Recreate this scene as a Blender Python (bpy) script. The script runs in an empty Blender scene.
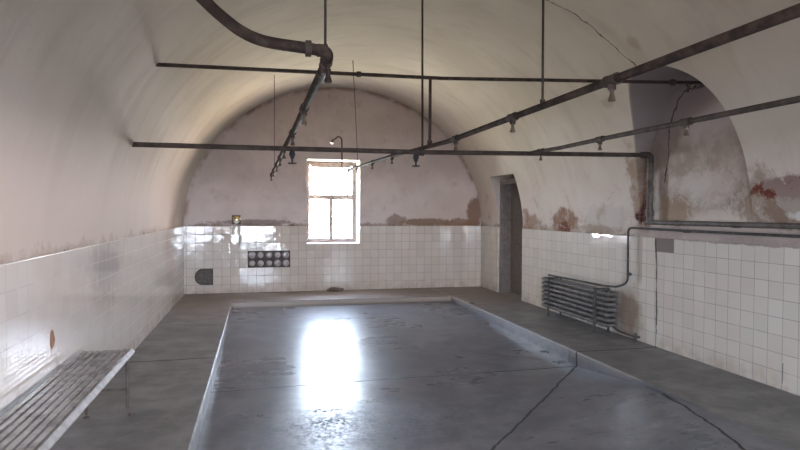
import bpy, bmesh, math, random
from mathutils import Vector, Matrix
random.seed(7)
SC = bpy.context.scene
COL = SC.collection
PI = math.pi

# ------------------------------------------------------------------ room dimensions (metres)
XL, XR = -1.298, 4.269          # left and right wall faces
YB, YF = 11.04, -2.6            # back (window) wall and wall behind the camera
SP, RISE = 1.2, 2.57            # spring line and rise of the vault
KX0, KX1, KY = -0.42, 3.27, 9.87
XC, HALF = (XL + XR) / 2, (XR - XL) / 2
def vz(x):                      # height of the vault above x
    t = max(0.0, 1 - ((x - XC) / HALF) ** 2)
    return SP + RISE * math.sqrt(t)
def vx(z, side):                # x of the vault at height z
    t = max(0.0, 1 - ((z - SP) / RISE) ** 2)
    return XC + side * HALF * math.sqrt(t)

# ------------------------------------------------------------------ camera
FPX, YAW, PITCH, ROLL, HCAM = 593.76, 0.23293, 0.02367, 0.00444, 1.4843
f = Vector((math.sin(YAW) * math.cos(PITCH), math.cos(YAW) * math.cos(PITCH), -math.sin(PITCH)))
r = Vector((math.cos(YAW), -math.sin(YAW), 0)); u = r.cross(f)
r2 = r * math.cos(ROLL) + u * math.sin(ROLL); u2 = -r * math.sin(ROLL) + u * math.cos(ROLL)
cam_data = bpy.data.cameras.new('camera'); cam = bpy.data.objects.new('camera', cam_data); COL.objects.link(cam)
cam_data.sensor_width = 36; cam_data.lens = FPX / 800 * 36; cam_data.clip_start = 0.02; cam_data.clip_end = 200
m = Matrix((r2, u2, -f)).transposed().to_4x4(); m.translation = (0, 0, HCAM); cam.matrix_world = m
SC.camera = cam

# ------------------------------------------------------------------ world, daylight portals, exposure
SKY, EXPOSURE, GROUND = 20.0, 1.66, (0.03, 2.6)
w = bpy.data.worlds.new('sky'); SC.world = w; w.use_nodes = True
nt = w.node_tree; nt.nodes.clear()
tc = nt.nodes.new('ShaderNodeTexCoord'); sx = nt.nodes.new('ShaderNodeSeparateXYZ'); cr = nt.nodes.new('ShaderNodeValToRGB')
mr = nt.nodes.new('ShaderNodeMapRange'); bg = nt.nodes.new('ShaderNodeBackground'); wo = nt.nodes.new('ShaderNodeOutputWorld')
nt.links.new(tc.outputs['Generated'], sx.inputs[0]); nt.links.new(sx.outputs['Z'], mr.inputs['Value'])
mr.inputs['From Min'].default_value = -1; mr.inputs['From Max'].default_value = 1
nt.links.new(mr.outputs[0], cr.inputs[0])
wx = nt.nodes.new('ShaderNodeMapRange'); nt.links.new(sx.outputs['X'], wx.inputs['Value'])      # warmer sky on the sunny right side
wx.inputs['From Min'].default_value = 0.2; wx.inputs['From Max'].default_value = 0.9
wm = nt.nodes.new('ShaderNodeMix'); wm.data_type = 'RGBA'; wm.blend_type = 'MULTIPLY'; nt.links.new(wx.outputs[0], wm.inputs[0])
nt.links.new(cr.outputs[0], wm.inputs[6]); wm.inputs[7].default_value = (2.2, 1.7, 1.45, 1); 
hy = nt.nodes.new('ShaderNodeMapRange'); nt.links.new(sx.outputs['Y'], hy.inputs['Value'])                 # bright horizon added lower behind the camera, to feed the tile glints
hy.inputs['From Min'].default_value = -0.6; hy.inputs['From Max'].default_value = -0.9; hy.inputs['To Max'].default_value = 0.05
hz = nt.nodes.new('ShaderNodeMath'); hz.operation = 'ADD'; nt.links.new(sx.outputs['Z'], hz.inputs[0]); nt.links.new(hy.outputs[0], hz.inputs[1])
gz = nt.nodes.new('ShaderNodeMapRange'); nt.links.new(hz.outputs[0], gz.inputs['Value']); gz.interpolation_type = 'SMOOTHSTEP'
gz.inputs['From Min'].default_value = 0.01; gz.inputs['From Max'].default_value = -0.03
gy = nt.nodes.new('ShaderNodeMapRange'); nt.links.new(sx.outputs['Y'], gy.inputs['Value'])                 # sunlit grass behind the house, ground elsewhere darkened to keep the vault dim
gy.inputs['From Min'].default_value = 0.0; gy.inputs['From Max'].default_value = 0.5
gy.inputs['To Min'].default_value = GROUND[0]; gy.inputs['To Max'].default_value = GROUND[1]
gm_ = nt.nodes.new('ShaderNodeMix'); gm_.data_type = 'FLOAT'; nt.links.new(gz.outputs[0], gm_.inputs[0]); gm_.inputs[2].default_value = 1; nt.links.new(gy.outputs[0], gm_.inputs[3])
gs = nt.nodes.new('ShaderNodeVectorMath'); gs.operation = 'SCALE'; nt.links.new(wm.outputs[2], gs.inputs[0]); nt.links.new(gm_.outputs[0], gs.inputs['Scale'])
nt.links.new(gs.outputs[0], bg.inputs[0])
nt.links.new(bg.outputs[0], wo.inputs[0])
e = cr.color_ramp.elements
e[0].position = 0.0; e[0].color = (0.34, 0.32, 0.25, 1)
e[1].position = 1.0; e[1].color = (0.50, 0.68, 1.05, 1)
for p, c in ((0.43, (0.41, 0.41, 0.34, 1)), (0.475, (0.77, 0.86, 1.0, 1)), (0.62, (0.74, 0.88, 1.08, 1))):
    n = e.new(p); n.color = c
bg.inputs[1].default_value = SKY
def portal(loc, size, rot):
    l = bpy.data.lights.new('daylight_portal', 'AREA'); l.shape = 'RECTANGLE'; l.size, l.size_y = size
    l.cycles.is_portal = True
    o = bpy.data.objects.new('daylight_portal', l); o.location = loc; o.rotation_euler = rot; COL.objects.link(o)
WIN = (0.86, 1.84, 0.87, 2.43)                       # back window opening x0 x1 z0 z1
FWIN = [(-0.95, 0.75, 0.10, 2.3), (2.7, 3.7, 0.9, 2.2)]   # windows in the wall behind the camera
portal(((WIN[0] + WIN[1]) / 2, YB + 0.62, (WIN[2] + WIN[3]) / 2), (1.0, 1.6), (-PI / 2, 0, 0))
for a in FWIN:
    portal(((a[0] + a[1]) / 2, YF - 0.45, (a[2] + a[3]) / 2), (a[1] - a[0], a[3] - a[2]), (PI / 2, 0, 0))
SWIN = (1.3, 2.5, 1.45, 2.25)                       # window in the near niche of the right wall: y0 y1 z0 z1
portal((XR + 0.55, (SWIN[0] + SWIN[1]) / 2, (SWIN[2] + SWIN[3]) / 2), (SWIN[3] - SWIN[2], SWIN[1] - SWIN[0]), (0, PI / 2, 0))
vs = SC.view_settings
vs.view_transform = 'Standard'; vs.look = 'None'; vs.gamma = 1; vs.exposure = EXPOSURE; vs.use_curve_mapping = False

# ------------------------------------------------------------------ node helper
class N:
    def __init__(s, name):
        s.m = bpy.data.materials.new(name); s.m.use_nodes = True
        s.t = s.m.node_tree; s.b = s.t.nodes['Principled BSDF']
        s.pos = s.new('ShaderNodeNewGeometry').outputs['Position']
        q = s.new('ShaderNodeSeparateXYZ'); s.link(s.pos, q.inputs[0]); s.x, s.y, s.z = q.outputs
    def new(s, k): return s.t.nodes.new(k)
    def link(s, a, b): s.t.links.new(a, b)
    def put(s, sock, v):
        if isinstance(v, bpy.types.NodeSocket): s.link(v, sock)
        elif isinstance(v, (tuple, list)) and len(v) == 3 and sock.type == 'RGBA': sock.default_value = (*v, 1)
        else: sock.default_value = v
    def M(s, op, a, b=0.0, c=None, clamp=False):
        n = s.new('ShaderNodeMath'); n.operation = op; n.use_clamp = clamp
        s.put(n.inputs[0], a); s.put(n.inputs[1], b)
        if c is not None: s.put(n.inputs[2], c)
        return n.outputs[0]
    def V(s, op, a, b=None, scale=None):
        n = s.new('ShaderNodeVectorMath'); n.operation = op; s.put(n.inputs[0], a)
        if b is not None: s.put(n.inputs[1], b)
        if scale is not None: s.put(n.inputs['Scale'], scale)
        return n.outputs['Value'] if op in ('LENGTH', 'DOT_PRODUCT', 'DISTANCE') else n.outputs[0]
    def vec(s, a, b, c=0.0):
        n = s.new('ShaderNodeCombineXYZ')
        for i, v in enumerate((a, b, c)): s.put(n.inputs[i], v)
        return n.outputs[0]
    def noise(s, scale, detail=4, rough=0.55, vec=None, color=False, dist=0.0):
        n = s.new('ShaderNodeTexNoise'); s.link(vec or s.pos, n.inputs['Vector'])
        n.inputs['Scale'].default_value = scale; n.inputs['Detail'].default_value = detail
        n.inputs['Roughness'].default_value = rough; n.inputs['Distortion'].default_value = dist
        return n.outputs['Color' if color else 'Fac']
    def step(s, v, a, b, x=0.0, y=1.0):      # smooth map of v from a..b to x..y
        n = s.new('ShaderNodeMapRange'); n.interpolation_type = 'SMOOTHSTEP'; s.put(n.inputs['Value'], v)
        n.inputs['From Min'].default_value = a; n.inputs['From Max'].default_value = b
        n.inputs['To Min'].default_value = x; n.inputs['To Max'].default_value = y
        return n.outputs[0]
    def mix(s, fac, a, b, mode='MIX'):
        n = s.new('ShaderNodeMix'); n.data_type = 'RGBA'; n.blend_type = mode
        s.put(n.inputs[0], fac); s.put(n.inputs[6], a); s.put(n.inputs[7], b)
        return n.outputs[2]
    def mul(s, *a):
        o = a[0]
        for b in a[1:]: o = s.M('MULTIPLY', o, b)
        return o
    def blob(s, p, c, rad, noise, soft=0.45):   # ragged ellipse mask in the plane vector p
        d = s.V('SUBTRACT', p, (c[0], c[1], 0)); d = s.V('DIVIDE', d, (rad[0], rad[1], 1)); l = s.V('LENGTH', d)
        l = s.M('ADD', l, s.M('MULTIPLY', s.M('SUBTRACT', noise, 0.5), 1.9))
        return s.step(l, 1 + soft / 2, 1 - soft / 2)
    def crack(s, p, pts):                       # distance to a polyline in the plane vector p
        out = None
        for a, b in zip(pts[:-1], pts[1:]):
            ba = (b[0] - a[0], b[1] - a[1]); L = ba[0] ** 2 + ba[1] ** 2
            pa = s.V('SUBTRACT', p, (a[0], a[1], 0))
            h = s.M('MULTIPLY', s.V('DOT_PRODUCT', pa, (ba[0], ba[1], 0)), 1 / L, clamp=True)
            q = s.V('SCALE', (ba[0], ba[1], 0), scale=h)
            d = s.V('DISTANCE', pa, q)
            out = d if out is None else s.M('MINIMUM', out, d)
        return out
    def out(s, color=None, rough=None, metal=None, spec=None, normal=None, coat=None):
        for k, v in (('Base Color', color), ('Roughness', rough), ('Metallic', metal), ('Specular IOR Level', spec), ('Normal', normal), ('Coat Weight', coat)):
            if v is not None: s.put(s.b.inputs[k], v)
        return s.m
    def bump(s, h, strength=0.3, dist=0.01, normal=None):
        n = s.new('ShaderNodeBump'); s.put(n.inputs['Height'], h); n.inputs['Strength'].default_value = strength
        n.inputs['Distance'].default_value = dist
        if normal is not None: s.link(normal, n.inputs['Normal'])
        return n.outputs[0]

# ------------------------------------------------------------------ surface materials
def fringe_colour(k, col, z, n1, n2, left=None):
    """ragged brown and red peeling just above the tiles"""
    hgt = k.M('SUBTRACT', z, 1.2)
    edge = k.M('ADD', hgt, k.M('MULTIPLY', k.M('SUBTRACT', n1, 0.5), -0.45))
    m1 = k.mul(k.step(edge, 0.07, 0.0), 0.75)
    if left is not None: m1 = k.mul(m1, left)
    col = k.mix(m1, col, (0.25, 0.175, 0.13))
    m2 = k.mul(k.step(edge, 0.0, -0.03), k.step(n2, 0.52, 0.62))
    return k.mix(m2, col, (0.21, 0.09, 0.055))

def mat_vault():
    k = N('lime_plaster')
    nl = k.noise(1.1, 3); nm = k.noise(5, 6, 0.65); nf = k.noise(26, 4, 0.6); dn = k.noise(7, 5, 0.7)
    col = k.mix(k.step(nl, 0.35, 0.7), (0.54, 0.48, 0.405), (0.60, 0.54, 0.465))
    col = k.mix(k.mul(k.step(nm, 0.55, 0.75), 0.30), col, (0.46, 0.40, 0.345))
    run = k.noise(2.4, 5, 0.6, vec=k.V('MULTIPLY', k.pos, (0.5, 1.6, 0.3)))
    col = k.mix(k.mul(k.step(run, 0.48, 0.68), 0.45), col, (0.44, 0.385, 0.33))
    # lighter, pinker colour towards the lower haunches
    col = k.mix(k.step(k.z, 2.3, 1.5, 0, 0.7), col, (0.64, 0.555, 0.50))
    yz = k.vec(k.y, k.z); xy = k.vec(k.x, k.y)
    right = k.step(k.x, 2.6, 2.9)
    # darker lilac and tan colour inside the niche
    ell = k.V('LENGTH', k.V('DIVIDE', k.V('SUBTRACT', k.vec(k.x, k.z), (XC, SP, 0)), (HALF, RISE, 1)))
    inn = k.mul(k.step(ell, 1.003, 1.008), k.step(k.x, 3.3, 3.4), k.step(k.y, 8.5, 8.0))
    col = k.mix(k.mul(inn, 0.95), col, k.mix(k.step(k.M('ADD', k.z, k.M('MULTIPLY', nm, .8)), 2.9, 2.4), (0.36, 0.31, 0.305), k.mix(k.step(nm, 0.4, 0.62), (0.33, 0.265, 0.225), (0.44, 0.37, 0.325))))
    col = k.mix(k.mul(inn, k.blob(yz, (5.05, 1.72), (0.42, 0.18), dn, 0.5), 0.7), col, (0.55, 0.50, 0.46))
    col = fringe_colour(k, col, k.z, k.noise(3.5, 5, 0.7), nm, k.step(k.x, 0.5, 1.5, 0.4, 1.0))
    for c, rd, cc, a in (((8.85, 1.28), (0.40, 0.16), (0.30, 0.19, 0.13), .8), ((9.0, 1.42), (0.12, 0.12), (0.30, 0.19, 0.13), .8), ((7.75, 1.33), (0.34, 0.20), (0.27, 0.155, 0.10), .95),
                         ((7.75, 1.27), (0.16, 0.09), (0.16, 0.06, 0.035), .9), ((6.7, 1.42), (0.5, 0.15), (0.40, 0.38, 0.35), .4), ((6.9, 1.26), (0.5, 0.05), (0.32, 0.25, 0.2), .7),
                         ((5.95, 1.68), (0.17, 0.50), (0.30, 0.20, 0.14), .85), ((5.88, 1.50), (0.11, 0.22), (0.10, 0.035, 0.022), .95), ((6.0, 1.42), (0.10, 0.07), (0.08, 0.022, 0.016), 1),
                         ((5.42, 1.52), (0.30, 0.20), (0.30, 0.215, 0.15), .85), ((4.25, 1.60), (0.36, 0.25), (0.30, 0.22, 0.165), .8),
                         ((3.7, 1.52), (0.6, 0.20), (0.25, 0.175, 0.13), .9),
                         ((3.95, 1.69), (0.42, 0.10), (0.148, 0.038, 0.022), 1), ((3.62, 1.71), (0.45, 0.07), (0.148, 0.038, 0.022), 1), ((3.85, 1.46), (0.16, 0.05), (0.62, 0.6, 0.58), 1)):
        mk = k.mul(right, k.blob(yz, c, rd, dn), a)
        if cc[0] < 0.15 and c[0] < 5: mk = k.mul(mk, k.step(k.noise(11, 4, .6), 0.34, 0.42))
        col = k.mix(mk, col, cc)
    low = k.mul(right, k.step(k.z, 2.3, 1.5))
    pn = k.noise(2.6, 8, 0.72, dist=0.6)
    col = k.mix(k.mul(low, k.step(pn, 0.50, 0.54), 0.35), col, (0.62, 0.60, 0.56))
    col = k.mix(k.mul(low, k.step(pn, 0.44, 0.38), 0.55), col, (0.38, 0.29, 0.22))
    col = k.mix(k.mul(low, k.step(k.noise(13, 6, 0.7), 0.63, 0.68), 0.5), col, (0.22, 0.17, 0.13))
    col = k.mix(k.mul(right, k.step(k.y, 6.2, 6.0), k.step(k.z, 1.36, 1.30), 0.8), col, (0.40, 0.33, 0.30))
    for c, rd, a in (((3.40, 4.93), (0.07, 0.06), .45), ((3.75, 5.9), (0.04, 0.10), .4), ((0.2, 3.6), (0.3, 0.2), .15)):
        col = k.mix(k.mul(k.blob(xy, c, rd, dn, 0.8), a), col, (0.33, 0.22, 0.15))
    # cracks
    dv = k.V('SCALE', k.V('SUBTRACT', k.noise(9, 3, color=True), (0.5, 0.5, 0.5)), scale=0.09)
    dv = k.V('MULTIPLY', dv, (1, 1, 0))
    d1 = k.crack(k.V('ADD', xy, dv), [(2.62, 5.3), (2.954, 5.21), (3.193, 5.21), (3.404, 5.18), (3.56, 5.13)])
    c1 = k.mul(k.step(d1, 0.011, 0.003), k.step(k.z, 2.5, 2.6))
    d2 = k.crack(k.V('ADD', yz, dv), [(5.2, 2.80), (5.378, 2.684), (5.48, 2.51), (5.54, 2.31), (5.55, 2.065), (5.6, 1.8)])
    c2 = k.mul(k.step(d2, 0.012, 0.004), inn)
    ck = k.M('MAXIMUM', c1, c2)
    col = k.mix(k.mul(ck, .85), col, (0.05, 0.035, 0.03))
    h = k.M('ADD', k.M('MULTIPLY', nf, 0.25), k.M('ADD', k.M('MULTIPLY', nm, 0.8), k.M('MULTIPLY', ck, -1.5)))
    return k.out(col, 0.85, spec=0.25, normal=k.bump(h, 0.35, 0.012))

def mat_endwall():
    k = N('end_wall_plaster')
    nl = k.noise(1.4, 4, 0.6); nm = k.noise(4.5, 6, 0.7); nf = k.noise(22, 4)
    col = k.mix(k.step(nl, 0.35, 0.68), (0.66, 0.565, 0.53), (0.76, 0.665, 0.635))
    col = k.mix(k.mul(k.step(nm, 0.54, 0.7), 0.4), col, (0.48, 0.38, 0.34))
    col = k.mix(k.mul(k.step(k.z, 2.2, 1.4), k.step(k.x, 1.8, 3.6), 0.55), col, (0.62, 0.50, 0.42))
    col = fringe_colour(k, col, k.z, k.noise(3.0, 5, 0.7), nm)
    xz = k.vec(k.x, k.z); dn = k.noise(7, 5, 0.7)
    for c, rd, cc, a in (((3.1, 1.27), (0.55, 0.07), (0.27, 0.17, 0.11), .9), ((4.12, 1.45), (0.16, 0.30), (0.26, 0.15, 0.10), .9),
                         ((3.85, 1.25), (0.3, 0.09), (0.28, 0.16, 0.10), .8), ((-0.1, 1.27), (0.7, 0.05), (0.28, 0.21, 0.19), .8),
                         ((2.55, 1.3), (0.2, 0.12), (0.27, 0.17, 0.12), .7)):
        col = k.mix(k.mul(k.blob(xz, c, rd, dn), a), col, cc)
    # brown line of old render under the vault
    d = k.V('LENGTH', k.V('DIVIDE', k.V('SUBTRACT', xz, (XC, SP, 0)), (HALF, RISE, 1)))
    col = k.mix(k.mul(k.step(d, 0.965, 0.995), k.step(k.noise(3, 4), 0.42, 0.6), 0.7), col, (0.30, 0.19, 0.14))
    return k.out(col, 0.85, spec=0.25, normal=k.bump(k.M('ADD', nm, k.M('MULTIPLY', nf, .4)), 0.35, 0.012))

def mat_tile(name, axis, phase, extra=None, tilt_k=0.02, spec=0.5, bmp=0.2, c1=(0.61, 0.57, 0.505), c2=(0.67, 0.63, 0.565), gr=0.95):
    k = N(name); S = 0.15
    uu = k.M('DIVIDE', k.M('SUBTRACT', getattr(k, axis), phase), S); vv = k.M('DIVIDE', k.z, S)
    cell = k.vec(k.M('FLOOR', uu), k.M('FLOOR', vv))
    wn = k.new('ShaderNodeTexWhiteNoise'); k.link(cell, wn.inputs['Vector'])
    fu = k.M('FRACT', uu); fv = k.M('FRACT', vv)
    eu = k.M('MINIMUM', fu, k.M('SUBTRACT', 1, fu)); ev = k.M('MINIMUM', fv, k.M('SUBTRACT', 1, fv))
    ed = k.M('MINIMUM', eu, ev)
    grout = k.step(ed, 0.028, 0.012)
    nl = k.noise(1.3, 4, 0.6); nm = k.noise(6, 5, 0.6)
    col = k.mix(wn.outputs['Value'], c1, c2)
    col = k.mix(k.mul(k.step(nl, 0.45, 0.75), 0.35), col, (0.60, 0.50, 0.42))
    col = k.mix(k.mul(k.step(k.z, 0.22, 0.0), k.step(nm, 0.35, 0.7), 0.6), col, (0.38, 0.29, 0.22))
    col = k.mix(k.mul(grout, k.step(nm, 0.2, 0.6, 0.45 * gr, gr)), col, (0.27, 0.245, 0.23))
    rough = k.step(nm, 0.3, 0.7, 0.02, 0.035)
    rough = k.M('ADD', rough, k.M('MULTIPLY', grout, 0.5))
    if extra: col, rough = extra(k, col, rough)
    geo = k.new('ShaderNodeNewGeometry')
    tilt = k.V('SCALE', k.V('SUBTRACT', wn.outputs['Color'], (0.5, 0.5, 0.5)), scale=tilt_k)
    nrm = k.V('NORMALIZE', k.V('ADD', geo.outputs['Normal'], tilt))
    h = k.M('ADD', k.M('MULTIPLY', grout, -1.0), k.M('MULTIPLY', k.noise(9, 2), 1.2))
    return k.out(col, rough, spec=spec, normal=k.bump(h, bmp, 0.006, nrm))

def right_extra(k, col, rough):
    yz = k.vec(k.y, k.z); dn = k.noise(7, 5, 0.7)
    dv = k.V('MULTIPLY', k.V('SCALE', k.V('SUBTRACT', k.noise(6, 3, color=True), (0.5, 0.5, 0.5)), scale=0.03), (1, 1, 0))
    # two missing tiles under the pipes
    a = k.mul(k.step(k.y, 5.415, 5.425), k.step(k.y, 5.73, 5.72), k.step(k.z, 1.045, 1.055))
    col = k.mix(a, col, (0.20, 0.16, 0.14))
    # rust behind the radiator end and a pipe's shadow painted as a brown stripe
    b = k.mul(k.blob(yz, (6.22, 0.30), (0.22, 0.28), dn, 1.0), 0.75)
    col = k.mix(b, col, (0.26, 0.17, 0.12))
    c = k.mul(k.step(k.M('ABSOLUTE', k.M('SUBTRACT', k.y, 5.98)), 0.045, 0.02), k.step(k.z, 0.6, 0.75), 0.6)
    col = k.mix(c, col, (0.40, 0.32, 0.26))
    d = k.crack(k.V('ADD', yz, dv), [(5.72, 1.2), (5.70, 0.9), (5.69, 0.4), (5.69, 0.0)])
    wide = k.step(k.noise(4, 3), 0.4, 0.65, 0.005, 0.016)
    ck = k.M('LESS_THAN', d, wide)
    d2 = k.crack(k.V('ADD', yz, dv), [(4.06, 0.22), (4.06, 0.06)])
    ck = k.M('MAXIMUM', ck, k.M('LESS_THAN', d2, 0.004))
    col = k.mix(k.mul(ck, .9), col, (0.06, 0.05, 0.045))
    e = k.step(k.M('ADD', k.z, k.M('MULTIPLY', k.noise(5, 4, .7), -0.09)), 1.142, 1.152)
    e = k.mul(e, k.step(k.y, 5.45, 5.35))
    col = k.mix(e, col, (0.36, 0.31, 0.28))
    rough = k.M('MAXIMUM', rough, k.M('MULTIPLY', k.M('MAXIMUM', k.M('MAXIMUM', a, b), k.M('MAXIMUM', e, ck)), 0.8))
    return col, rough
def left_extra(k, col, rough):
    yz = k.vec(k.y, k.z); dn = k.noise(9, 4, 0.7)
    a = k.blob(yz, (4.18, 0.655), (0.048, 0.065), dn, 0.3)
    col = k.mix(a, col, (0.36, 0.20, 0.13))
    b = k.mul(k.blob(yz, (5.6, 1.0), (0.45, 0.30), dn, 1.4), 0.6)
    col = k.mix(b, col, (0.42, 0.36, 0.33))
    b = k.mul(k.blob(yz, (9.3, 0.95), (0.5, 0.35), dn, 1.4), 0.6)
    col = k.mix(b, col, (0.45, 0.36, 0.31))
    # large mottled dull patches of scale on the glaze
    s = k.step(k.noise(1.6, 3), 0.35, 0.7)
    rough = k.M('ADD', rough, k.M('MULTIPLY', s, 0.015))
    return col, k.M('MAXIMUM', rough, k.M('MULTIPLY', a, 0.8))

def mat_floor():
    k = N('worn_concrete')
    nl = k.noise(0.9, 5, 0.6); nm = k.noise(3.2, 6, 0.7, dist=0.4); nf = k.noise(30, 5, 0.7)
    st = k.noise(2.2, 6, 0.7, vec=k.V('MULTIPLY', k.pos, (0.6, 2.2, 1)))
    pit = k.mul(k.step(k.x, -0.43, -0.41), k.step(k.x, 3.29, 3.265), k.step(k.y, 9.93, 9.88))
    ledge = k.mix(k.step(nm, 0.35, 0.65), (0.135, 0.130, 0.130), (0.225, 0.218, 0.215))
    ledge = k.mix(k.mul(k.step(nl, 0.5, 0.65), 0.5), ledge, (0.12, 0.115, 0.118))
    ledge = k.mix(k.step(k.y, 8.0, 10.0, 0, 0.75), ledge, (0.235, 0.18, 0.145))
    base = k.mix(k.step(nm, 0.35, 0.68), (0.098, 0.102, 0.122), (0.185, 0.188, 0.212))
    col = k.mix(pit, ledge, base)
    col = k.mix(k.mul(k.step(st, 0.42, 0.75), 0.3), col, (0.10, 0.097, 0.10))
    col = k.mix(k.mul(k.step(nf, 0.6, 0.75), 0.25), col, (0.32, 0.30, 0.28))
    col = k.mix(k.mul(k.step(k.z, -0.10, 0.0), k.step(k.x, 3.2, 3.25), k.step(k.x, 3.29, 3.27), k.step(k.y, 4.4, 4.8), 0.6), col, (0.33, 0.31, 0.295))
    xy = k.vec(k.x, k.y)
    dv = k.V('MULTIPLY', k.V('SCALE', k.V('SUBTRACT', k.noise(5, 4, color=True), (0.5, 0.5, 0.5)), scale=0.05), (1, 1, 0))
    p = k.V('ADD', xy, dv)
    thin = [[(-0.42, 5.55), (1.34, 5.62), (2.40, 5.64), (3.27, 5.66)], [(3.27, 5.66), (2.45, 4.75), (1.55, 3.78), (0.8, 2.95)],
            [(-1.3, 6.2), (-0.42, 6.21)], [(3.27, 5.66), (4.27, 5.66)]]
    d = None
    for t in thin:
        q = k.crack(p, t); d = q if d is None else k.M('MINIMUM', d, q)
    ck = k.mul(k.step(d, 0.015, 0.006), 0.9)
    faint = k.crack(p, [(3.27, 5.8), (1.66, 7.0), (0.65, 8.85)])
    ck = k.M('MAXIMUM', ck, k.mul(k.step(faint, 0.014, 0.004), 0.4))
    dv2 = k.V('SCALE', dv, scale=1.6)
    bold = k.crack(k.V('ADD', xy, dv2), [(3.245, 4.26), (3.20, 4.0), (3.14, 3.75), (3.08, 3.5), (3.0, 3.2), (2.9, 2.9)])
    ck = k.M('MAXIMUM', ck, k.step(bold, 0.014, 0.008))
    dn = k.noise(14, 5, 0.8); fine = k.step(k.noise(26, 4, 0.7, vec=k.V('MULTIPLY', k.pos, (1, 1.6, 1))), 0.50, 0.58)
    for c, rd in (((1.45, 7.15), (0.13, 0.10)), ((1.25, 7.5), (0.10, 0.08)), ((0.72, 5.95), (0.16, 0.06)), ((0.50, 4.85), (0.22, 0.05)), ((0.55, 4.55), (0.2, 0.1)), ((1.0, 5.0), (0.25, .06))):
        ck = k.M('MAXIMUM', ck, k.mul(k.step(k.V('LENGTH', k.V('DIVIDE', k.V('SUBTRACT', xy, (c[0], c[1], 0)), (rd[0], rd[1], 1))), 1.1, 0.5), fine, 0.8))
    col = k.mix(ck, col, (0.02, 0.018, 0.017))
    rough = k.step(nl, 0.3, 0.7, 0.25, 0.33)
    worn = k.mul(k.blob(xy, (0.75, 4.45), (0.75, 0.45), dn, 1.0), k.step(k.noise(34, 5, 0.75), 0.42, 0.60))
    rough = k.M('ADD', rough, k.M('MULTIPLY', worn, 0.30))
    kerb = k.mul(k.step(k.z, -0.003, -0.012), k.step(k.y, KY - 0.012, KY - 0.004))
    col = k.mix(kerb, col, (0.36, 0.30, 0.255))
    col = k.mix(k.mul(k.step(k.y, 9.2, 9.8), k.step(k.z, -0.05, -0.08), 0.5), col, (0.14, 0.11, 0.095))  # painted shadow on the basin floor along the back kerb
    rough = k.M('ADD', rough, k.M('MULTIPLY', k.step(st, 0.35, 0.8), 0.06))
    rough = k.M('ADD', rough, k.mul(k.M('SUBTRACT', 1, pit), 0.14))
    rough = k.M('ADD', rough, k.M('MULTIPLY', ck, 0.4))
    h = k.M('ADD', k.M('MULTIPLY', nm, 0.6), k.M('ADD', k.M('MULTIPLY', nf, 0.15), k.M('MULTIPLY', ck, -1)))
    return k.out(col, rough, spec=0.38, normal=k.bump(h, 0.16, 0.006))

def simple(name, c1, c2, rough, metal=0.0, scale=14, bump=0.2, spec=0.5, lo=0.4, hi=0.65):
    k = N(name); n = k.noise(scale, 5, 0.65)
    return k.out(k.mix(k.step(n, lo, hi), c1, c2), rough, metal, spec, k.bump(n, bump, 0.004))
VAULT, ENDW, FLOOR = mat_vault(), mat_endwall(), mat_floor()
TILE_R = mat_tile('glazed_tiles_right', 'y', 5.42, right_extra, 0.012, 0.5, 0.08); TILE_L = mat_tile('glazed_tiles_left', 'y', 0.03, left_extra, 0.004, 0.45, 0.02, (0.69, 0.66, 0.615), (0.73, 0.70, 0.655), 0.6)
TILE_B = mat_tile('glazed_tiles_back', 'x', -0.2, None, 0.025, 0.5, 0.3, (0.64, 0.56, 0.49), (0.70, 0.62, 0.55))
IRON = simple('rusty_painted_iron', (0.045, 0.034, 0.030), (0.095, 0.068, 0.054), 0.8, 0.0, spec=0.12)
PIPE2 = simple('brown_grey_iron', (0.062, 0.047, 0.041), (0.11, 0.082, 0.069), 0.7, 0.0, spec=0.3)
ROD = simple('dark_iron_rod', (0.05, 0.042, 0.038), (0.09, 0.07, 0.06), 0.6, 0.3)
BRASS = simple('dull_brass', (0.15, 0.115, 0.085), (0.27, 0.21, 0.155), 0.45, 0.6)
BLUE = simple('blue_grey_valve_paint', (0.035, 0.036, 0.048), (0.07, 0.07, 0.08), 0.6, 0.0, spec=.25)
GREYP = simple('grey_painted_pipe', (0.14, 0.125, 0.112), (0.08, 0.06, 0.048), 0.6, 0.0, 9, spec=0.3)
RAD = simple('grey_radiator_paint', (0.155, 0.142, 0.132), (0.085, 0.075, 0.068), 0.55, 0.0, lo=.4, hi=.7, spec=.3)
RADD = simple('dark_radiator_iron', (0.05, 0.045, 0.042), (0.09, 0.08, 0.072), 0.6, 0.0, spec=.3)
WOOD = simple('worn_grey_bench_wood', (0.30, 0.275, 0.26), (0.11, 0.092, 0.083), 0.30, 0, 11, .3)
EDGEW = simple('lit_bench_edge', (0.36, 0.35, 0.345), (0.25, 0.235, 0.225), 0.5, 0, 11, .3, spec=.3)  # paler bench wood, the front edge's highlight put into its colour
FRAMEW = simple('weathered_window_wood', (0.17, 0.135, 0.12), (0.13, 0.10, 0.09), 0.6, spec=0.2)
REVEAL = simple('white_window_reveal', (0.72, 0.71, 0.69), (0.66, 0.64, 0.62), 0.8)
JAMB = simple('grey_beige_door_paint', (0.27, 0.225, 0.20), (0.20, 0.165, 0.15), 0.6)
LEAF = simple('brown_grey_door_paint', (0.15, 0.125, 0.112), (0.115, 0.095, 0.088), 0.45)
DARK = simple('sooty_iron', (0.060, 0.044, 0.037), (0.11, 0.083, 0.07), 0.6, 0.0)
HATCH = simple('brown_iron_hatch', (0.085, 0.062, 0.05), (0.13, 0.10, 0.083), 0.5)
DUSTY = simple('dusty_glass_lens', (0.42, 0.37, 0.36), (0.28, 0.23, 0.22), 0.25)
RUBBLE = simple('plaster_rubble', (0.13, 0.10, 0.08), (0.24, 0.18, 0.14), 0.9)
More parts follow.
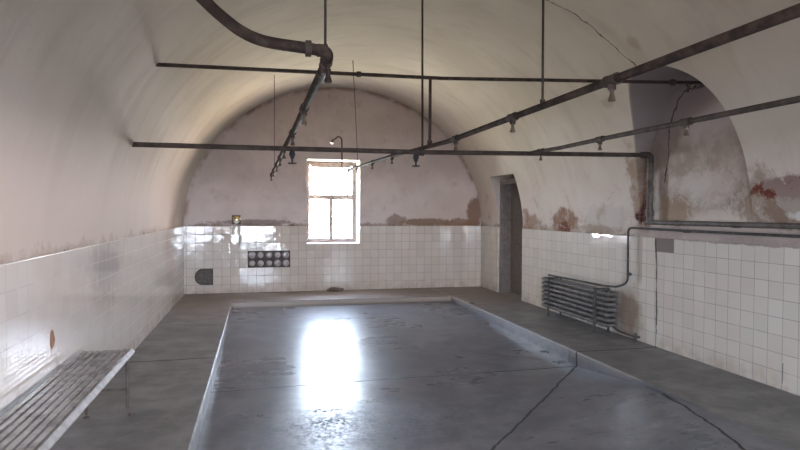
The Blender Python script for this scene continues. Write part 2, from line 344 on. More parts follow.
YELLOW = simple('yellow_glow_metal', (0.75, 0.58, 0.30), (0.62, 0.45, 0.2), 0.18, 0.8)
CERAM = simple('white_porcelain', (0.8, 0.78, 0.72), (0.75, 0.72, 0.65), 0.12)
gm = bpy.data.materials.new('window_glass'); gm.use_nodes = True; t = gm.node_tree
gg = t.nodes.new('ShaderNodeBsdfGlossy'); gg.inputs['Roughness'].default_value = 0.02
tr = t.nodes.new('ShaderNodeBsdfTransparent'); mx = t.nodes.new('ShaderNodeMixShader'); mx.inputs[0].default_value = 0.06
t.links.new(tr.outputs[0], mx.inputs[1]); t.links.new(gg.outputs[0], mx.inputs[2]); t.links.new(mx.outputs[0], t.nodes['Material Output'].inputs[0])
GLASS = gm

# ------------------------------------------------------------------ mesh helpers
def box(bm, a, b, mi=0):
    vs_ = [bm.verts.new((x, y, z)) for x in (a[0], b[0]) for y in (a[1], b[1]) for z in (a[2], b[2])]
    for q in ((0, 1, 3, 2), (4, 6, 7, 5), (0, 4, 5, 1), (2, 3, 7, 6), (0, 2, 6, 4), (1, 5, 7, 3)):
        fc = bm.faces.new([vs_[i] for i in q]); fc.material_index = mi
def prism(bm, pts, to3, a, b):
    A = [bm.verts.new(to3(p, a)) for p in pts]; B = [bm.verts.new(to3(p, b)) for p in pts]
    bm.faces.new(A); bm.faces.new(B[::-1])
    for i in range(len(pts)):
        j = (i + 1) % len(pts); bm.faces.new((A[j], A[i], B[i], B[j]))
def obj(name, bm, mats, parent=None, smooth=35, bevel=0, loc=None):
    bmesh.ops.recalc_face_normals(bm, faces=bm.faces)
    if bevel:
        ed = [e_ for e_ in bm.edges if len(e_.link_faces) == 2 and e_.calc_face_angle(0) > 0.6]
        bmesh.ops.bevel(bm, geom=ed, offset=bevel, segments=2, affect='EDGES', profile=0.6)
    if bevel and smooth: smooth = 15
    me = bpy.data.meshes.new(name); bm.to_mesh(me); bm.free()
    for mm in (mats if isinstance(mats, (list, tuple)) else [mats]): me.materials.append(mm)
    if smooth: me.shade_smooth(); me.set_sharp_from_angle(angle=math.radians(smooth))
    o = bpy.data.objects.new(name, me); COL.objects.link(o)
    if parent is not None:
        o.parent = parent; o.matrix_parent_inverse = Matrix.Translation(-Vector(parent.location)) if True else None
    return o
def empty(name, label, cat, loc=(0, 0, 0), group=None):
    o = bpy.data.objects.new(name, None); o.empty_display_size = 0.1; COL.objects.link(o); o.location = loc
    o['label'] = label; o['category'] = cat
    if group: o['group'] = group
    return o
def tag(o, label, cat, group=None):
    o['label'] = label; o['category'] = cat
    if group: o['group'] = group
    return o
def struct(o): o['kind'] = 'structure'; return o
def boolean(bm, cutters):
    """subtract closed bmeshes from a closed bmesh"""
    me = bpy.data.meshes.new('tmp'); bmesh.ops.recalc_face_normals(bm, faces=bm.faces); bm.to_mesh(me); bm.free()
    o = bpy.data.objects.new('tmp', me); COL.objects.link(o); cs = []
    for c in cutters:
        bmesh.ops.recalc_face_normals(c, faces=c.faces)
        mc = bpy.data.meshes.new('cut'); c.to_mesh(mc); c.free(); oc = bpy.data.objects.new('cut', mc); COL.objects.link(oc); cs.append(oc)
        md = o.modifiers.new('b', 'BOOLEAN'); md.object = oc; md.operation = 'DIFFERENCE'; md.solver = 'EXACT'
    dg = bpy.context.evaluated_depsgraph_get(); dg.update()
    out = bmesh.new(); out.from_mesh(o.evaluated_get(dg).to_mesh())
    for x_ in [o] + cs:
        d_ = x_.data; bpy.data.objects.remove(x_); bpy.data.meshes.remove(d_)
    return out
def catmull(pts, n=8, closed=False):
    P = [Vector(p) for p in pts]; out = []
    L = len(P)
    for i in range(L if closed else L - 1):
        p0 = P[(i - 1) % L] if closed or i > 0 else P[0]; p1 = P[i]; p2 = P[(i + 1) % L]
        p3 = P[(i + 2) % L] if closed or i + 2 < L else P[-1]
        for j in range(n):
            t_ = j / n
            out.append(0.5 * ((2 * p1) + (p2 - p0) * t_ + (2 * p0 - 5 * p1 + 4 * p2 - p3) * t_ ** 2 + (3 * p1 - p0 - 3 * p2 + p3) * t_ ** 3))
    if not closed: out.append(P[-1])
    return out
def fillet(pts, rad, n=6):
    """round the inner corners of a polyline"""
    P = [Vector(p) for p in pts]; out = [P[0]]
    for i in range(1, len(P) - 1):
        a = (P[i - 1] - P[i]); b = (P[i + 1] - P[i]); l = min(rad, a.length * .45, b.length * .45)
        s_ = P[i] + a.normalized() * l; e_ = P[i] + b.normalized() * l
        for j in range(n + 1):
            t_ = j / n; out.append((1 - t_) ** 2 * s_ + 2 * t_ * (1 - t_) * P[i] + t_ ** 2 * e_)
    out.append(P[-1]); return out
def tube(bm, pts, rad, seg=12, caps=True):
    P = [Vector(p) for p in pts]; rings = []
    rr = rad if isinstance(rad, (list, tuple)) else [rad] * len(P)
    up = None
    for i, p in enumerate(P):
        d = ((P[i + 1] - p).normalized() if i < len(P) - 1 else Vector()) + ((p - P[i - 1]).normalized() if i else Vector())
        d.normalize()
        if up is None:
            up = Vector((0, 0, 1)) if abs(d.z) < 0.9 else Vector((1, 0, 0))
        s_ = d.cross(up).normalized(); up = s_.cross(d).normalized()
        rings.append([bm.verts.new(p + (s_ * math.cos(2 * PI * k / seg) + up * math.sin(2 * PI * k / seg)) * rr[i]) for k in range(seg)])
    for a, b in zip(rings[:-1], rings[1:]):
        for k in range(seg): bm.faces.new((a[k], a[(k + 1) % seg], b[(k + 1) % seg], b[k]))
    if caps: bm.faces.new(rings[0][::-1]); bm.faces.new(rings[-1])
def lathe(bm, prof, c, axis=(0, 0, 1), seg=20):
    """profile of (radius, height) turned about axis through c"""
    ax = Vector(axis).normalized(); s_ = ax.orthogonal().normalized(); t_ = ax.cross(s_); c = Vector(c); rings = []
    for rad, h in prof:
        rings.append([bm.verts.new(c + ax * h + (s_ * math.cos(2 * PI * k / seg) + t_ * math.sin(2 * PI * k / seg)) * max(rad, 1e-4)) for k in range(seg)])
    for a, b in zip(rings[:-1], rings[1:]):
        for k in range(seg): bm.faces.new((a[k], a[(k + 1) % seg], b[(k + 1) % seg], b[k]))
    bm.faces.new(rings[0][::-1]); bm.faces.new(rings[-1])
def B(): return bmesh.new()

# ------------------------------------------------------------------ floor: raised ledges, kerbs and the sunken basin
KX0, KX1, KY = -0.42, 3.27, 9.87
def smax(a, b, k_=0.012): h = max(k_ - abs(a - b), 0) / k_; return max(a, b) + h * h * k_ / 4
def zpit(x, y):
    zb = -0.155 + 0.0155 * max(0, y - 5.65)
    zc = -0.155 + 0.12 * (x - KX1) - 0.1085 * (y - 5.65)
    zc = -smax(-zc, 0, 0.08)
    return min(0.0, smax(zb, zc))
bm = B(); NX, NY = 62, 210
xs = [KX0 + (KX1 - KX0) * i / NX for i in range(NX + 1)]; ys = [YF + (KY - YF) * j / NY for j in range(NY + 1)]
g = [[bm.verts.new((x, y, zpit(x, y))) for y in ys] for x in xs]
for i in range(NX):
    for j in range(NY): bm.faces.new((g[i][j], g[i + 1][j], g[i + 1][j + 1], g[i][j + 1]))
CH = 0.012                                           # worn chamfer along the kerbs
def strip(row, dx, dy):
    top = []
    for v in row:
        hh = min(CH, max(0.0, -v.co.z) * 0.5 + 1e-5)
        a_ = bm.verts.new((v.co.x, v.co.y, -hh)); b_ = bm.verts.new((v.co.x + dx * CH, v.co.y + dy * CH, 0)); top.append((v, a_, b_))
    for p, q in zip(top[:-1], top[1:]):
        bm.faces.new((p[0], q[0], q[1], p[1])); bm.faces.new((p[1], q[1], q[2], p[2]))
    return top
strip(g[0], -1, 0); strip(g[-1], 1, 0); strip([g[i][-1] for i in range(NX + 1)], 0, 1)
def quad(x0, y0, x1, y1): bm.faces.new([bm.verts.new(p) for p in ((x0, y0, 0), (x1, y0, 0), (x1, y1, 0), (x0, y1, 0))])
quad(XL, YF, KX0 - CH, KY + CH); quad(KX1 + CH, YF, XR, KY + CH); quad(XL, KY + CH, XR, YB)
quad(KX0 - CH, KY, KX0, KY + CH); quad(KX1, KY, KX1 + CH, KY + CH)
bmesh.ops.remove_doubles(bm, verts=bm.verts, dist=0.0005)
box(bm, (XL - .5, YF - .5, -0.5), (XR + .5, YB + .6, -0.3))
struct(obj('floor', bm, FLOOR, smooth=20))

# ------------------------------------------------------------------ ceiling: barrel vault with a cross-vaulted niche
bm = B(); pts = [(XR, SP)]
for i in range(1, 96):
    a = PI * i / 96; pts.append((XC + HALF * math.cos(a), SP + RISE * math.sin(a)))
pts += [(XL, SP), (XL - .5, SP), (XL - .5, 4.4), (XR + .5, 4.4), (XR + .5, SP)]
prism(bm, pts, lambda p, y: (p[0], y, p[1]), YF, YB)
NI = [(6.0, 1.10), (5.99, 1.5), (5.95, 1.85), (5.82, 2.2), (5.63, 2.53), (5.42, 2.77), (5.18, 2.885), (4.95, 2.88), (4.74, 2.81), (4.57, 2.70), (4.46, 2.54), (4.40, 2.33), (4.38, 2.05), (4.39, 1.75), (4.41, 1.10)]
npf = [(p.x, p.y) for p in catmull([(a_, b_, 0) for a_, b_ in NI], 5)]
c1 = B(); prism(c1, npf, lambda p, x: (x, p[0], p[1]), 2.4, XR)
DY0, DY1, DZ, DX = 9.14, 10.17, 2.11, XR + 0.19
c2 = B(); box(c2, (3.7, DY0, 0.6), (XR + 0.33, DY1, DZ))
c4 = B(); prism(c4, [(a_ - 3.3, b_) for a_, b_ in npf], lambda p, x: (x, p[0], p[1]), 2.4, XR)
c5 = B(); box(c5, (XR - .2, SWIN[0], SWIN[2]), (XR + .8, SWIN[1], SWIN[3]))
c3 = B(); box(c3, (4.2, 4.93, 2.72), (XR + .3, 5.16, 2.84))
bm = boolean(bm, [c1, c2, c3, c4, c5])
struct(obj('ceiling', bm, VAULT, smooth=30))

# ------------------------------------------------------------------ walls
T = 0.012
bm = B(); box(bm, (XL - .5, YF, -0.3), (XL + T, YB, SP)); struct(obj('wall_left', bm, TILE_L, bevel=0.004))
bm = B(); box(bm, (XR - T, YF, -0.3), (XR + .5, YB, SP)); c = B(); box(c, (3.7, DY0, 0.0), (XR + 0.33, DY1, 1.9))
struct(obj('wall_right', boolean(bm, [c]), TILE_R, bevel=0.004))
bm = B(); box(bm, (XL - .5, YB, -0.3), (XR + .5, YB + .55, 4.4)); c = B(); box(c, (WIN[0], YB - .5, WIN[2]), (WIN[1], YB + 1, WIN[3]))
bm = boolean(bm, [c])
for fc in bm.faces:
    ce = fc.calc_center_median()
    fc.material_index = 2 if (YB + .05 < ce.y < YB + .5 and WIN[0] - .01 < ce.x < WIN[1] + .01 and WIN[2] - .01 < ce.z < WIN[3] + .01) else 0
b2 = B(); box(b2, (XL + T, YB - T, 0.0), (XR - T, YB + .05, SP)); c = B(); box(c, (WIN[0], YB - .5, WIN[2]), (WIN[1], YB + 1, WIN[3]))
b2 = boolean(b2, [c])
for fc in b2.faces: fc.material_index = 1
tm = bpy.data.meshes.new('t'); b2.to_mesh(tm); b2.free(); bm.from_mesh(tm); bpy.data.meshes.remove(tm)
o = struct(obj('wall_back', bm, [ENDW, TILE_B, REVEAL], smooth=0))
bm = B(); box(bm, (XL - .5, YF - .4, -0.3), (XR + .5, YF, 4.4)); cs = []
for a in FWIN:
    c = B(); box(c, (a[0], YF - 1, a[2]), (a[1], YF + .5, a[3])); cs.append(c)
struct(obj('wall_front', boolean(bm, cs), ENDW, smooth=0))

# ------------------------------------------------------------------ windows
def window(n, x0, x1, z0, z1, y, s, transom):
    root = bpy.data.objects.new('window_%d' % n, None); COL.objects.link(root); root.location = ((x0 + x1) / 2, y, z0); root['kind'] = 'structure'
    fw = 0.08
    bm = B(); box(bm, (x0, y - .03, z0), (x0 + fw, y + .05, z1)); box(bm, (x1 - fw, y - .03, z0), (x1, y + .05, z1))
    box(bm, (x0 + fw, y - .03, z0), (x1 - fw, y + .05, z0 + fw)); box(bm, (x0 + fw, y - .03, z1 - fw), (x1 - fw, y + .05, z1))
    obj('window_frame', bm, FRAMEW, root, bevel=0.004)
    bm = B(); box(bm, (x0 + fw, y - .045, transom - .045), (x1 - fw, y + .04, transom + .045)); obj('transom', bm, FRAMEW, root, bevel=0.006)
    xm = (x0 + x1) / 2
    bm = B(); box(bm, (xm - .035, y - .04, z0 + fw), (xm + .035, y + .03, transom - .045)); obj('mullion', bm, FRAMEW, root, bevel=0.005)
    bm = B()
    for q in (1, 2):
        zz = z0 + fw + (transom - .045 - z0 - fw) * q / 3
        box(bm, (x0 + fw, y - .01, zz - .005), (xm - .035, y + .01, zz + .005)); box(bm, (xm + .035, y - .01, zz - .005), (x1 - fw, y + .01, zz + .005))
    obj('glazing_bar', bm, FRAMEW, root)
    for a_ in ((x0 + fw, xm - .035, z0 + fw, transom - .045), (xm + .035, x1 - fw, z0 + fw, transom - .045), (x0 + fw, x1 - fw, transom + .045, z1 - fw)):
        bm = B(); box(bm, (a_[0], y + .012, a_[2]), (a_[1], y + .016, a_[3])); obj('window_pane', bm, GLASS, root)
    if n == 1:
        for xx in (x0 + .17, xm, x1 - .17):
            bm = B(); box(bm, (xx - .02, y - .055, transom + .03), (xx + .02, y - .03, transom + .075)); obj('sash_catch', bm, FRAMEW, root, bevel=.004)
        bm = B(); box(bm, (x0 + .1, y - .05, z1 - .12), (x1 - .1, y - .03, z1 - .06)); obj('head_rail', bm, FRAMEW, root, bevel=.004)
    return root
window(1, WIN[0], WIN[1], WIN[2], WIN[3], YB + .46, 1, 1.745)
for n, a in enumerate(FWIN): window(n + 2, *a, YF - .3, -1, 1.8)

hw_ = (SWIN[1] - SWIN[0]) / 2
sw = window(4, -hw_, hw_, SWIN[2], SWIN[3], 0, 1, 2.05); sw.location = (XR + .4, (SWIN[0] + SWIN[1]) / 2, SWIN[2]); sw.rotation_euler = (0, 0, -PI / 2)

# ------------------------------------------------------------------ door in the right wall
root = bpy.data.objects.new('door_1', None); COL.objects.link(root); root.location = (DX, (DY0 + DY1) / 2, 0); root['kind'] = 'structure'
bm = B(); box(bm, (XR + .02, DY1 - .07, 0.002), (XR + .329, DY1 - .001, DZ - .14)); box(bm, (XR + .02, DY0 + .001, 0.002), (XR + .329, DY0 + .05, DZ - .14))
box(bm, (XR + .02, DY0 + .001, DZ - .14), (XR + .329, DY1 - .001, DZ - .05)); obj('door_frame', bm, JAMB, root, bevel=.006)
bm = B(); box(bm, (DX + .02, DY0 + .05, 0.01), (DX + .06, DY1 - .07, DZ - .14)); obj('door_leaf', bm, LEAF, root, bevel=.004)
for z0, z1 in ((0.15, 0.95), (1.1, 1.85)):
    bm = B(); box(bm, (DX + .006, DY0 + .17, z0), (DX + .021, DY1 - .19, z1)); obj('door_panel', bm, LEAF, root, bevel=.012)
bm = B(); tube(bm, [(DX + .02, DY0 + .12, 1.02), (DX - .03, DY0 + .12, 1.02), (DX - .03, DY0 + .22, 1.02)], .009); obj('handle', bm, DARK, root)

# ------------------------------------------------------------------ shower rows
def shower_head(parent, p, s=1.0, mat=None):
    bm = B(); lathe(bm, [(.013, 0), (.013, -.022), (.018, -.024), (.018, -.036), (.013, -.038), (.012, -.052), (.0155, -.066), (.021, -.082), (.0225, -.094), (.020, -.097), (.0, -.095)],
                    p, seg=18)
    bmesh.ops.scale(bm, vec=(s, s, s), verts=bm.verts, space=Matrix.Translation(-Vector(p)))
    o = obj('shower_head', bm, mat or BRASS, parent)
    return o
def tee(parent, p, d, rad=.031, l=.045):
    d = Vector(d).normalized(); p = Vector(p); bm = B()
    tube(bm, [p - d * l, p - d * (l - .012), p - d * (l - .0121), p + d * (l - .0121), p + d * (l - .012), p + d * l], [rad * 1.0, rad * 1.0, rad * .92, rad * .92, rad, rad], 14)
    tube(bm, [p, p - Vector((0, 0, rad + .016))], .019, 12)
    obj('pipe_coupling', bm, PIPE2, parent, smooth=30)
def row(label, pts, heads, rad, mat, scale=1.0):
    root = empty('shower_pipe', label, 'pipe', pts[0], 'overhead rows of shower pipe running down the room')
    bm = B(); tube(bm, pts, rad, 14); obj('pipe_run', bm, mat, root)
    P = [Vector(p) for p in pts]
    for y in heads:
        for a, b in zip(P[:-1], P[1:]):
            if min(a.y, b.y) <= y <= max(a.y, b.y) and abs(b.y - a.y) > .05:
                t_ = (y - a.y) / (b.y - a.y); p = a.lerp(b, t_)
                tee(root, p, b - a, rad + .008); shower_head(root, p - Vector((0, 0, rad)), scale); break
    return root
# left row, fed by the thick bent pipe
AY = 2.45
rowA = row('left-hand overhead shower pipe, joined to the thick bent feed pipe', [(.274, AY + .05, 2.105), (.262, 4.85, 2.108), (.247, 5.87, 2.112), (.235, 8.2, 2.115), (.205, 10.6, 2.10)],
           [3.68, 4.85, 6.15, 7.2, 8.3, 9.4, 10.5], .020, IRON, .85)
bm = B(); tube(bm,       catmull([(-.74, AY, 2.79), (-.58, AY, 2.64), (-.40, AY, 2.475), (-.225, AY, 2.318), (-.145, AY, 2.247), (-.06, AY, 2.188), (.03, AY, 2.158), (.17, AY, 2.145), (.24, AY, 2.138)], 6), .0235, 16)
obj('feed_bend', bm, IRON, rowA)
bm = B(); lathe(bm, [(.028, -.012), (.033, -.011), (.033, .011), (.028, .012)], (.195, AY, 2.142), (1, 0, 0)); obj('flange', bm, PIPE2, rowA)
bm = B(); tube(bm, catmull([(.232, AY, 2.138), (.258, AY + .004, 2.136), (.274, AY + .03, 2.128), (.275, AY + .07, 2.112)], 5), .0265, 16); obj('elbow', bm, IRON, rowA)
tee(rowA, (.275, AY + .09, 2.105), (0, 1, 0), .026, .03); shower_head(rowA, (.281, AY + .05, 2.093), .75, IRON)
rowB = row('middle overhead shower pipe, crossing the picture to top right', [(1.61, YF, 2.108), (1.615, 1.5, 2.106), (1.61, 5.0, 2.095), (1.60, 5.87, 2.12), (1.58, 7.1, 2.155), (1.515, 9.37, 2.18), (1.49, 10.2, 2.18)],
           [0.2, 1.37, 2.50, 3.62, 4.77, 7.1, 8.23, 9.37, 10.12], .0205, IRON, .8)
rowC = row('right-hand overhead shower pipe, ending on the lower cross pipe', [(2.85, YF, 2.10), (2.85, 2.6, 2.10), (2.86, 4.6, 2.11), (2.85, 5.3, 2.105), (2.79, 5.87, 2.105)],
           [0.1, 1.25, 2.4, 3.53, 4.6, 5.62], .019, PIPE2, .8)

# ------------------------------------------------------------------ cross pipes
CY = 5.9
lower = empty('cross_pipe', 'lower cross pipe with hand valves, turning down at the right wall', 'pipe', (1.5, CY, 2.1))
bm = B(); tube(bm, fillet([(-1.14, CY, 2.085), (1.6, CY, 2.088), (4.14, CY - .14, 2.112)], .05), .024, 14); obj('pipe_run', bm, PIPE2, lower)
bm = B(); tube(bm, fillet([(4.09, CY - .135, 2.112), (4.20, CY - .15, 2.114), (4.20, CY - .15, 2.02)], .06), .035, 14); obj('elbow', bm, PIPE2, lower)
bm = B(); tube(bm, [(4.20, CY - .15, 2.06), (4.20, CY - .15, 1.37)], .034, 14); obj('down_pipe', bm, GREYP, lower)
bm = B(); lathe(bm, [(.035, -.03), (.044, -.028), (.044, .028), (.035, .03)], (4.20, CY - .15, 1.47), (0, 0, 1)); obj('flange', bm, DARK, lower)
for X in (.315, 1.565):
    bm = B(); lathe(bm, [(.022, 0), (.026, -.02), (.030, -.032), (.030, -.052), (.020, -.062), (.024, -.07), (.014, -.082), (.009, -.09), (.009, -.128)], (X, CY, 2.073))
    v = obj('valve', bm, BLUE, lower)
    bm = B(); lathe(bm, [(.010, -.138), (.040, -.134), (.044, -.128), (.040, -.122), (.010, -.120)], (X, CY, 2.073)); obj('hand_wheel', bm, DARK, v); 
bm = B(); lathe(bm, [(.032, -.05), (.036, -.045), (.036, .045), (.032, .05)], (1.60, CY, 2.088), (1, 0, 0)); lathe(bm, [(.03, -.05), (.034, .0), (.03, .05)], (1.60, CY, 2.11), (0, 1, 0)); obj('pipe_coupling', bm, PIPE2, lower)
UY = 5.17
upper = empty('cross_pipe', 'upper cross pipe under the vault, running into the niche', 'pipe', (1.5, UY, 2.7))
bm = B(); tube(bm, [(-.86, UY, 2.662), (1.6, UY, 2.685), (XR + .2, UY - .10, 2.775)], .0165, 12); obj('pipe_run', bm, PIPE2, upper)
bm = B(); lathe(bm, [(.02, -.02), (.025, -.018), (.025, .018), (.02, .02)], (.85, UY, 2.678), (1, 0, 0)); obj('pipe_coupling', bm, PIPE2, upper)
bm = B(); lathe(bm, [(.02, -.02), (.03, -.018), (.03, .018), (.02, .02)], (3.95, UY - .085, 2.757), (1, 0, 0)); obj('pipe_coupling', bm, PIPE2, upper)
bm = B(); tube(bm, [(4.1, UY - .09, 2.76), (4.12, UY - .10, 2.71), (4.16, UY - .11, 2.69), (4.18, UY - .12, 2.73)], .010, 8); tube(bm, [(4.12, UY - .10, 2.71), (4.11, UY - .10, 2.67)], .012, 8); obj('drain_tap', bm, DARK, upper)
bm = B(); tube(bm, [(1.50, UY, 2.685), (1.60, 5.52, 2.125)], .014, 10); lathe(bm, [(.02, -.0), (.024, .01), (.024, .04), (.015, .05)], (1.60, 5.52, 2.12)); obj('riser', bm, PIPE2, upper)

# ------------------------------------------------------------------ hanger rods and wires
def rod(label, a, b, rad, mat=ROD, name='hanger_rod'):
    bm = B(); tube(bm, [a, Vector(a).lerp(Vector(b), .5), b], rad, 8)
    if rad > .005: lathe(bm, [(rad, -.01), (rad * 2.0, -.006), (rad * 2.0, .012), (rad, .018)], b)
    tag(obj(name, bm, mat), label, 'rod', 'iron hangers holding the pipes')
rod('iron rod dropping from the vault onto the elbow of the thick bent pipe', (.266, AY + .02, vz(.262) + .02), (.266, AY + .02, 2.155), .0055)
rod('iron rod dropping to the junction of middle shower pipe and lower cross pipe', (1.632, CY + .03, vz(1.63) + .02), (1.632, CY, 2.13), .011)
rod('iron rod holding the middle shower pipe near the camera, right of centre', (1.605, 3.2, vz(1.6) + .02), (1.612, 3.2, 2.125), .0075)
rod('thin wire holding the far end of the left shower pipe', (.222, 9.05, vz(.222) + .02), (.222, 9.05, 2.12), .0045, name='hanger_wire')
rod('thin wire hanging in front of end wall, above window right edge', (1.387, 9.0, vz(1.39) + .02), (1.52, 9.3, 2.19), .0045, name='hanger_wire')

# bent arm over the window
t_ = empty('gooseneck_pipe', 'small bent pipe arm with a nozzle above the window', 'pipe', (1.36, 10.2, 2.27))
bm = B(); tube(bm, fillet([(1.39, 10.2, 2.20), (1.385, 10.2, 2.72), (1.33, 10.2, 2.765), (1.225, 10.15, 2.68)], .05), .012, 10); obj('arm', bm, PIPE2, t_)
bm = B(); lathe(bm, [(.014, .03), (.02, .01), (.030, -.04), (.028, -.045)], (1.215, 10.14, 2.675), (.3, .1, 1)); obj('nozzle', bm, BRASS, t_)
bm = B(); tube(bm, [(1.39, 10.2, 2.205), (1.495, 10.18, 2.18)], .012, 8); obj('branch', bm, PIPE2, t_)

# ------------------------------------------------------------------ pipes along the right wall
t_ = empty('heating_pipe', 'thick grey pipe along right wall, upper of the pair', 'pipe', (4.19, 5.8, 1.4))
bm = B(); tube(bm, [(4.20, 5.80, 1.37), (4.19, 5.2, 1.372), (4.185, 4.2, 1.375), (4.19, YF, 1.38)], .024, 12); obj('pipe_run', bm, GREYP, t_)
bm = B(); lathe(bm, [(.022, -.025), (.028, -.022), (.028, .022), (.022, .025)], (4.19, 5.3, 1.371), (0, 1, 0)); obj('pipe_coupling', bm, GREYP, t_)
for yy in (4.55, 2.8):
    bm = B(); box(bm, (4.185, yy - .012, 1.343), (XR + .02, yy + .012, 1.353)); obj('bracket', bm, DARK, t_)
t_ = empty('heating_pipe', 'thin dark pipe below the thick one, dropping down to the radiator', 'pipe', (4.19, 6.1, 1.3))
bm = B(); tube(bm, fillet([(4.2, YF, 1.295), (4.2, 4.9, 1.295), (4.2, 6.14, 1.30), (4.2, 6.13, .66), (4.18, 6.3, .585), (4.13, 6.5, .575), (4.11, 7.92, .56)], .07), .0125, 10); obj('pipe_run', bm, RADD, t_)
bm = B(); lathe(bm, [(.012, 0), (.02, .005), (.02, .02), (.008, .025), (.008, .04), (.018, .042), (.018, .05)], (4.2, 6.13, .76), (0, -1, 0)); obj('air_valve', bm, RADD, t_)
for yy in (5.2, 3.4):
    bm = B(); box(bm, (4.195, yy - .01, 1.276), (XR + .02, yy + .01, 1.284)); obj('bracket', bm, DARK, t_)

# ------------------------------------------------------------------ tube radiator
t_ = empty('radiator', 'low grey radiator of stacked horizontal tubes by the right wall', 'radiator', (4.12, 7.3, 0))
xa, xb, ya, yb, R = 4.035, 4.175, 6.33, 7.93, .022
for i in range(7):
    z = .125 + i * .063; bm = B(); loop = []
    n = 10; cx, rr = (xa + xb) / 2, (xb - xa) / 2
    loop = [(cx - rr * math.cos(PI * j / n), yb + rr * math.sin(PI * j / n) * .8, z) for j in range(n + 1)] + \
           [(cx + rr * math.cos(PI * j / n), ya - rr * math.sin(PI * j / n) * .5, z) for j in range(n + 1)]
    loop.append(loop[0])
    tube(bm, loop, R, 12, caps=False); bmesh.ops.remove_doubles(bm, verts=bm.verts, dist=.0008)
    obj('radiator_tube', bm, RAD, t_, smooth=60)
for (x, y) in ((xa - .028, 6.52), (xa - .028, 7.72), (xb + .026, 6.52), (xb + .026, 7.72)):
    bm = B(); box(bm, (x - .006, y - .02, .0), (x + .006, y + .02, .548)); box(bm, (x - .02, y - .03, 0), (x + .02, y + .03, .008)); obj('leg', bm, RADD, t_, bevel=.002)
for y in (6.52, 7.72):
    bm = B(); box(bm, (xa - .034, y - .015, .535), (xb + .032, y + .015, .547)); obj('cross_bar', bm, RADD, t_)
for y in (6.43, 7.80):
    bm = B(); tube(bm, [(cx, y, .10), (cx, y, .53)], .028, 12); obj('header', bm, RADD, t_)
bm = B(); tube(bm, fillet([(cx, 6.33, .125), (cx + .04, 6.2, .07), (4.2, 5.96, .05), (4.24, 5.95, .05)], .04), .012, 8); tube(bm, [(4.2, 5.97, .0), (4.2, 5.97, .09)], .014, 8); obj('return_pipe', bm, RADD, t_)

# ------------------------------------------------------------------ slatted bench
t_ = empty('bench', 'grey slatted wooden bench along the left wall', 'bench', (-1.1, 3.4, 0))
y0, y1, zt = 1.7, 4.62, .475
nsl = 7; x0, x1 = -1.225, -.915; pitch_ = (x1 - x0) / nsl
for i in range(nsl):
    a = x0 + i * pitch_; bm = B(); jj = random.uniform(-.012, .012)
    box(bm, (a + .0035, y0 + jj, zt - .018 + random.uniform(-.001, .001)), (a + pitch_ - .0085, y1 + jj, zt + random.uniform(-.001, .001))); obj('slat', bm, WOOD, t_, bevel=.004)
bm = B(); prism(bm, [(-.912, .475), (-.903, .478), (-.880, .453), (-.884, .441), (-.912, .458)], lambda p, y: (p[0], y, p[1]), y0, y1 + .015); obj('front_slat', bm, EDGEW, t_, bevel=.003)
for yy in (4.60, 2.0):
    bm = B(); tube(bm, fillet([(-1.20, yy, .02), (-1.19, yy, .42), (-1.19, yy, .446), (-.93, yy, .446), (-.93, yy, .42), (-.930, yy, .05), (-.900, yy, .008)], .03), .0105, 10)
    lathe(bm, [(.022, 0), (.022, .006), (.012, .012)], (-.902, yy, .0)); lathe(bm, [(.022, 0), (.022, .006), (.012, .012)], (-1.2, yy, .0))
    o = obj('leg', bm, DARK, t_)
    bm = B(); tube(bm, [(-1.197, yy, .19), (-.931, yy, .187)], .009, 8); obj('leg_brace', bm, DARK, o)

# ------------------------------------------------------------------ fittings on the end wall
fy = YB - T
t_ = empty('vent_grille', 'dark framed vent grille with ten round openings on the tiles', 'grille', (.175, fy, .45))
gx0, gx1, gz0, gz1 = -.2, .55, .45, .75
bm = B(); box(bm, (gx0, fy - .006, gz0), (gx1, fy + .004, gz1)); obj('back_plate', bm, DARK, t_)
bm = B(); w_ = .014
for q in range(6):
    x = gx0 + .15 * q; box(bm, (max(gx0, x - w_ / 2 * (1 + (q in (0, 5)))), fy - .022, gz0), (min(gx1, x + w_ / 2 * (1 + (q in (0, 5)))), fy - .005, gz1))
for z in (gz0 + .007, .60, gz1 - .007):
    box(bm, (gx0, fy - .0215, z - w_ / 2), (gx1, fy - .0055, z + w_ / 2))
obj('frame', bm, DARK, t_)
for a in range(5):
    for b in range(2):
        bm = B(); c = (gx0 + .075 + .15 * a, fy - .006, gz0 + .075 + .15 * b); rr = random.uniform(.054, .066)
        lathe(bm, [(rr, 0), (rr * .96, .006), (rr * .7, .010), (.004, .012)], c, (0, -1, 0), 18); obj('lens', bm, DUSTY, t_)
t_ = empty('soot_door', 'dark iron hatch with a rounded left side, low on the end wall', 'hatch', (-.95, fy, .15))
pts = [(-.80, .155), (-.80, .445), (-.98, .445)] + [(-.98 - .13 * math.sin(a_ * PI / 12), .30 + .145 * math.cos(a_ * PI / 12)) for a_ in range(1, 12)] + [(-.98, .155)]
bm = B(); prism(bm, pts, lambda p, y: (p[0], y, p[1]), fy - .012, fy + .004); obj('plate', bm, DARK, t_, bevel=.003)
sc = lambda p: (-.945 + (p[0] + .945) * .8, .30 + (p[1] - .30) * .8)
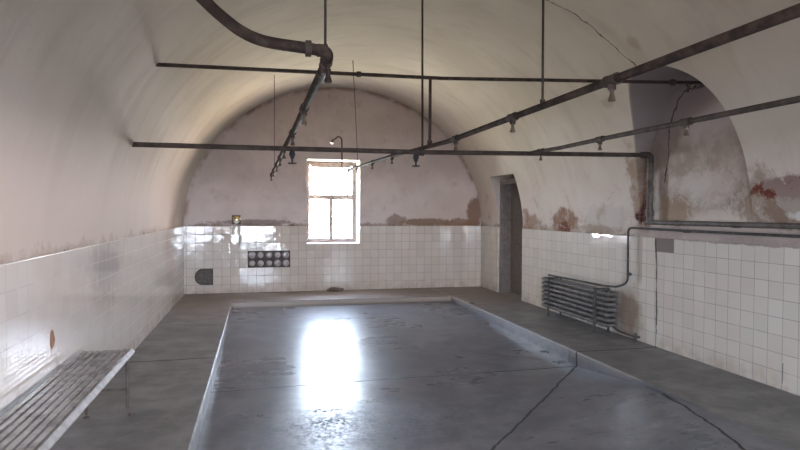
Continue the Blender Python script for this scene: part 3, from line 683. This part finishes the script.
bm = B(); prism(bm, [sc(p) for p in pts], lambda p, y: (p[0], y, p[1]), fy - .028, fy - .011); obj('door', bm, HATCH, t_, bevel=.005)
bm = B(); box(bm, (-.96, fy - .036, .18), (-.945, fy - .026, .42)); obj('rib', bm, DARK, t_); bm = B(); lathe(bm, [(.008, 0), (.014, .02), (.01, .028)], (-.85, fy - .028, .30), (0, -1, 0)); obj('knob', bm, DARK, t_)
t_ = empty('glow_fitting', 'glowing spot imitated by a yellow and white socket above the tiles on the end wall', 'fitting', (-.39, YB, 1.29))
bm = B(); box(bm, (-.475, YB - .016, 1.235), (-.325, YB + .004, 1.395)); obj('plate', bm, DARK, t_, bevel=.006)
bm = B(); lathe(bm, [(.068, 0), (.064, .014), (.046, .030), (.022, .040), (.002, .042)], (-.398, YB - .015, 1.325), (0, -1, .25), 20); obj('cover', bm, YELLOW, t_)  # bright yellow and white colours stand in for a glowing spot
bm = B(); lathe(bm, [(.056, 0), (.052, .016), (.032, .034), (.002, .040)], (-.395, YB - .02, 1.292), (0, -1, .5), 20); obj('lens', bm, CERAM, t_)

# ------------------------------------------------------------------ loose rubble
def chip(name, label, c, s, seed):
    rnd = random.Random(seed); bm = B(); bmesh.ops.create_icosphere(bm, subdivisions=2, radius=1)
    for v in bm.verts:
        v.co = Vector((v.co.x * s[0], v.co.y * s[1], max(v.co.z, -.35) * s[2])) * rnd.uniform(.78, 1.15)
    zmin = min(v.co.z for v in bm.verts)
    for v in bm.verts: v.co += Vector((c[0], c[1], c[2] - zmin - .001))
    tag(obj(name, bm, RUBBLE, smooth=25), label, 'debris')['kind'] = 'thing'
chip('plaster_chunk', 'dark plaster lump on ledge below the window', (1.36, 10.88, 0), (.16, .07, .055), 3)
chip('plaster_chunk', 'small dark chip on the corner of the right kerb', (3.33, 9.0, 0), (.05, .045, .03), 5)
chip('plaster_chunk', 'tiny chip in the basin at the foot of the right kerb', (3.16, 7.92, zpit(3.16, 7.92)), (.04, .03, .02), 8)
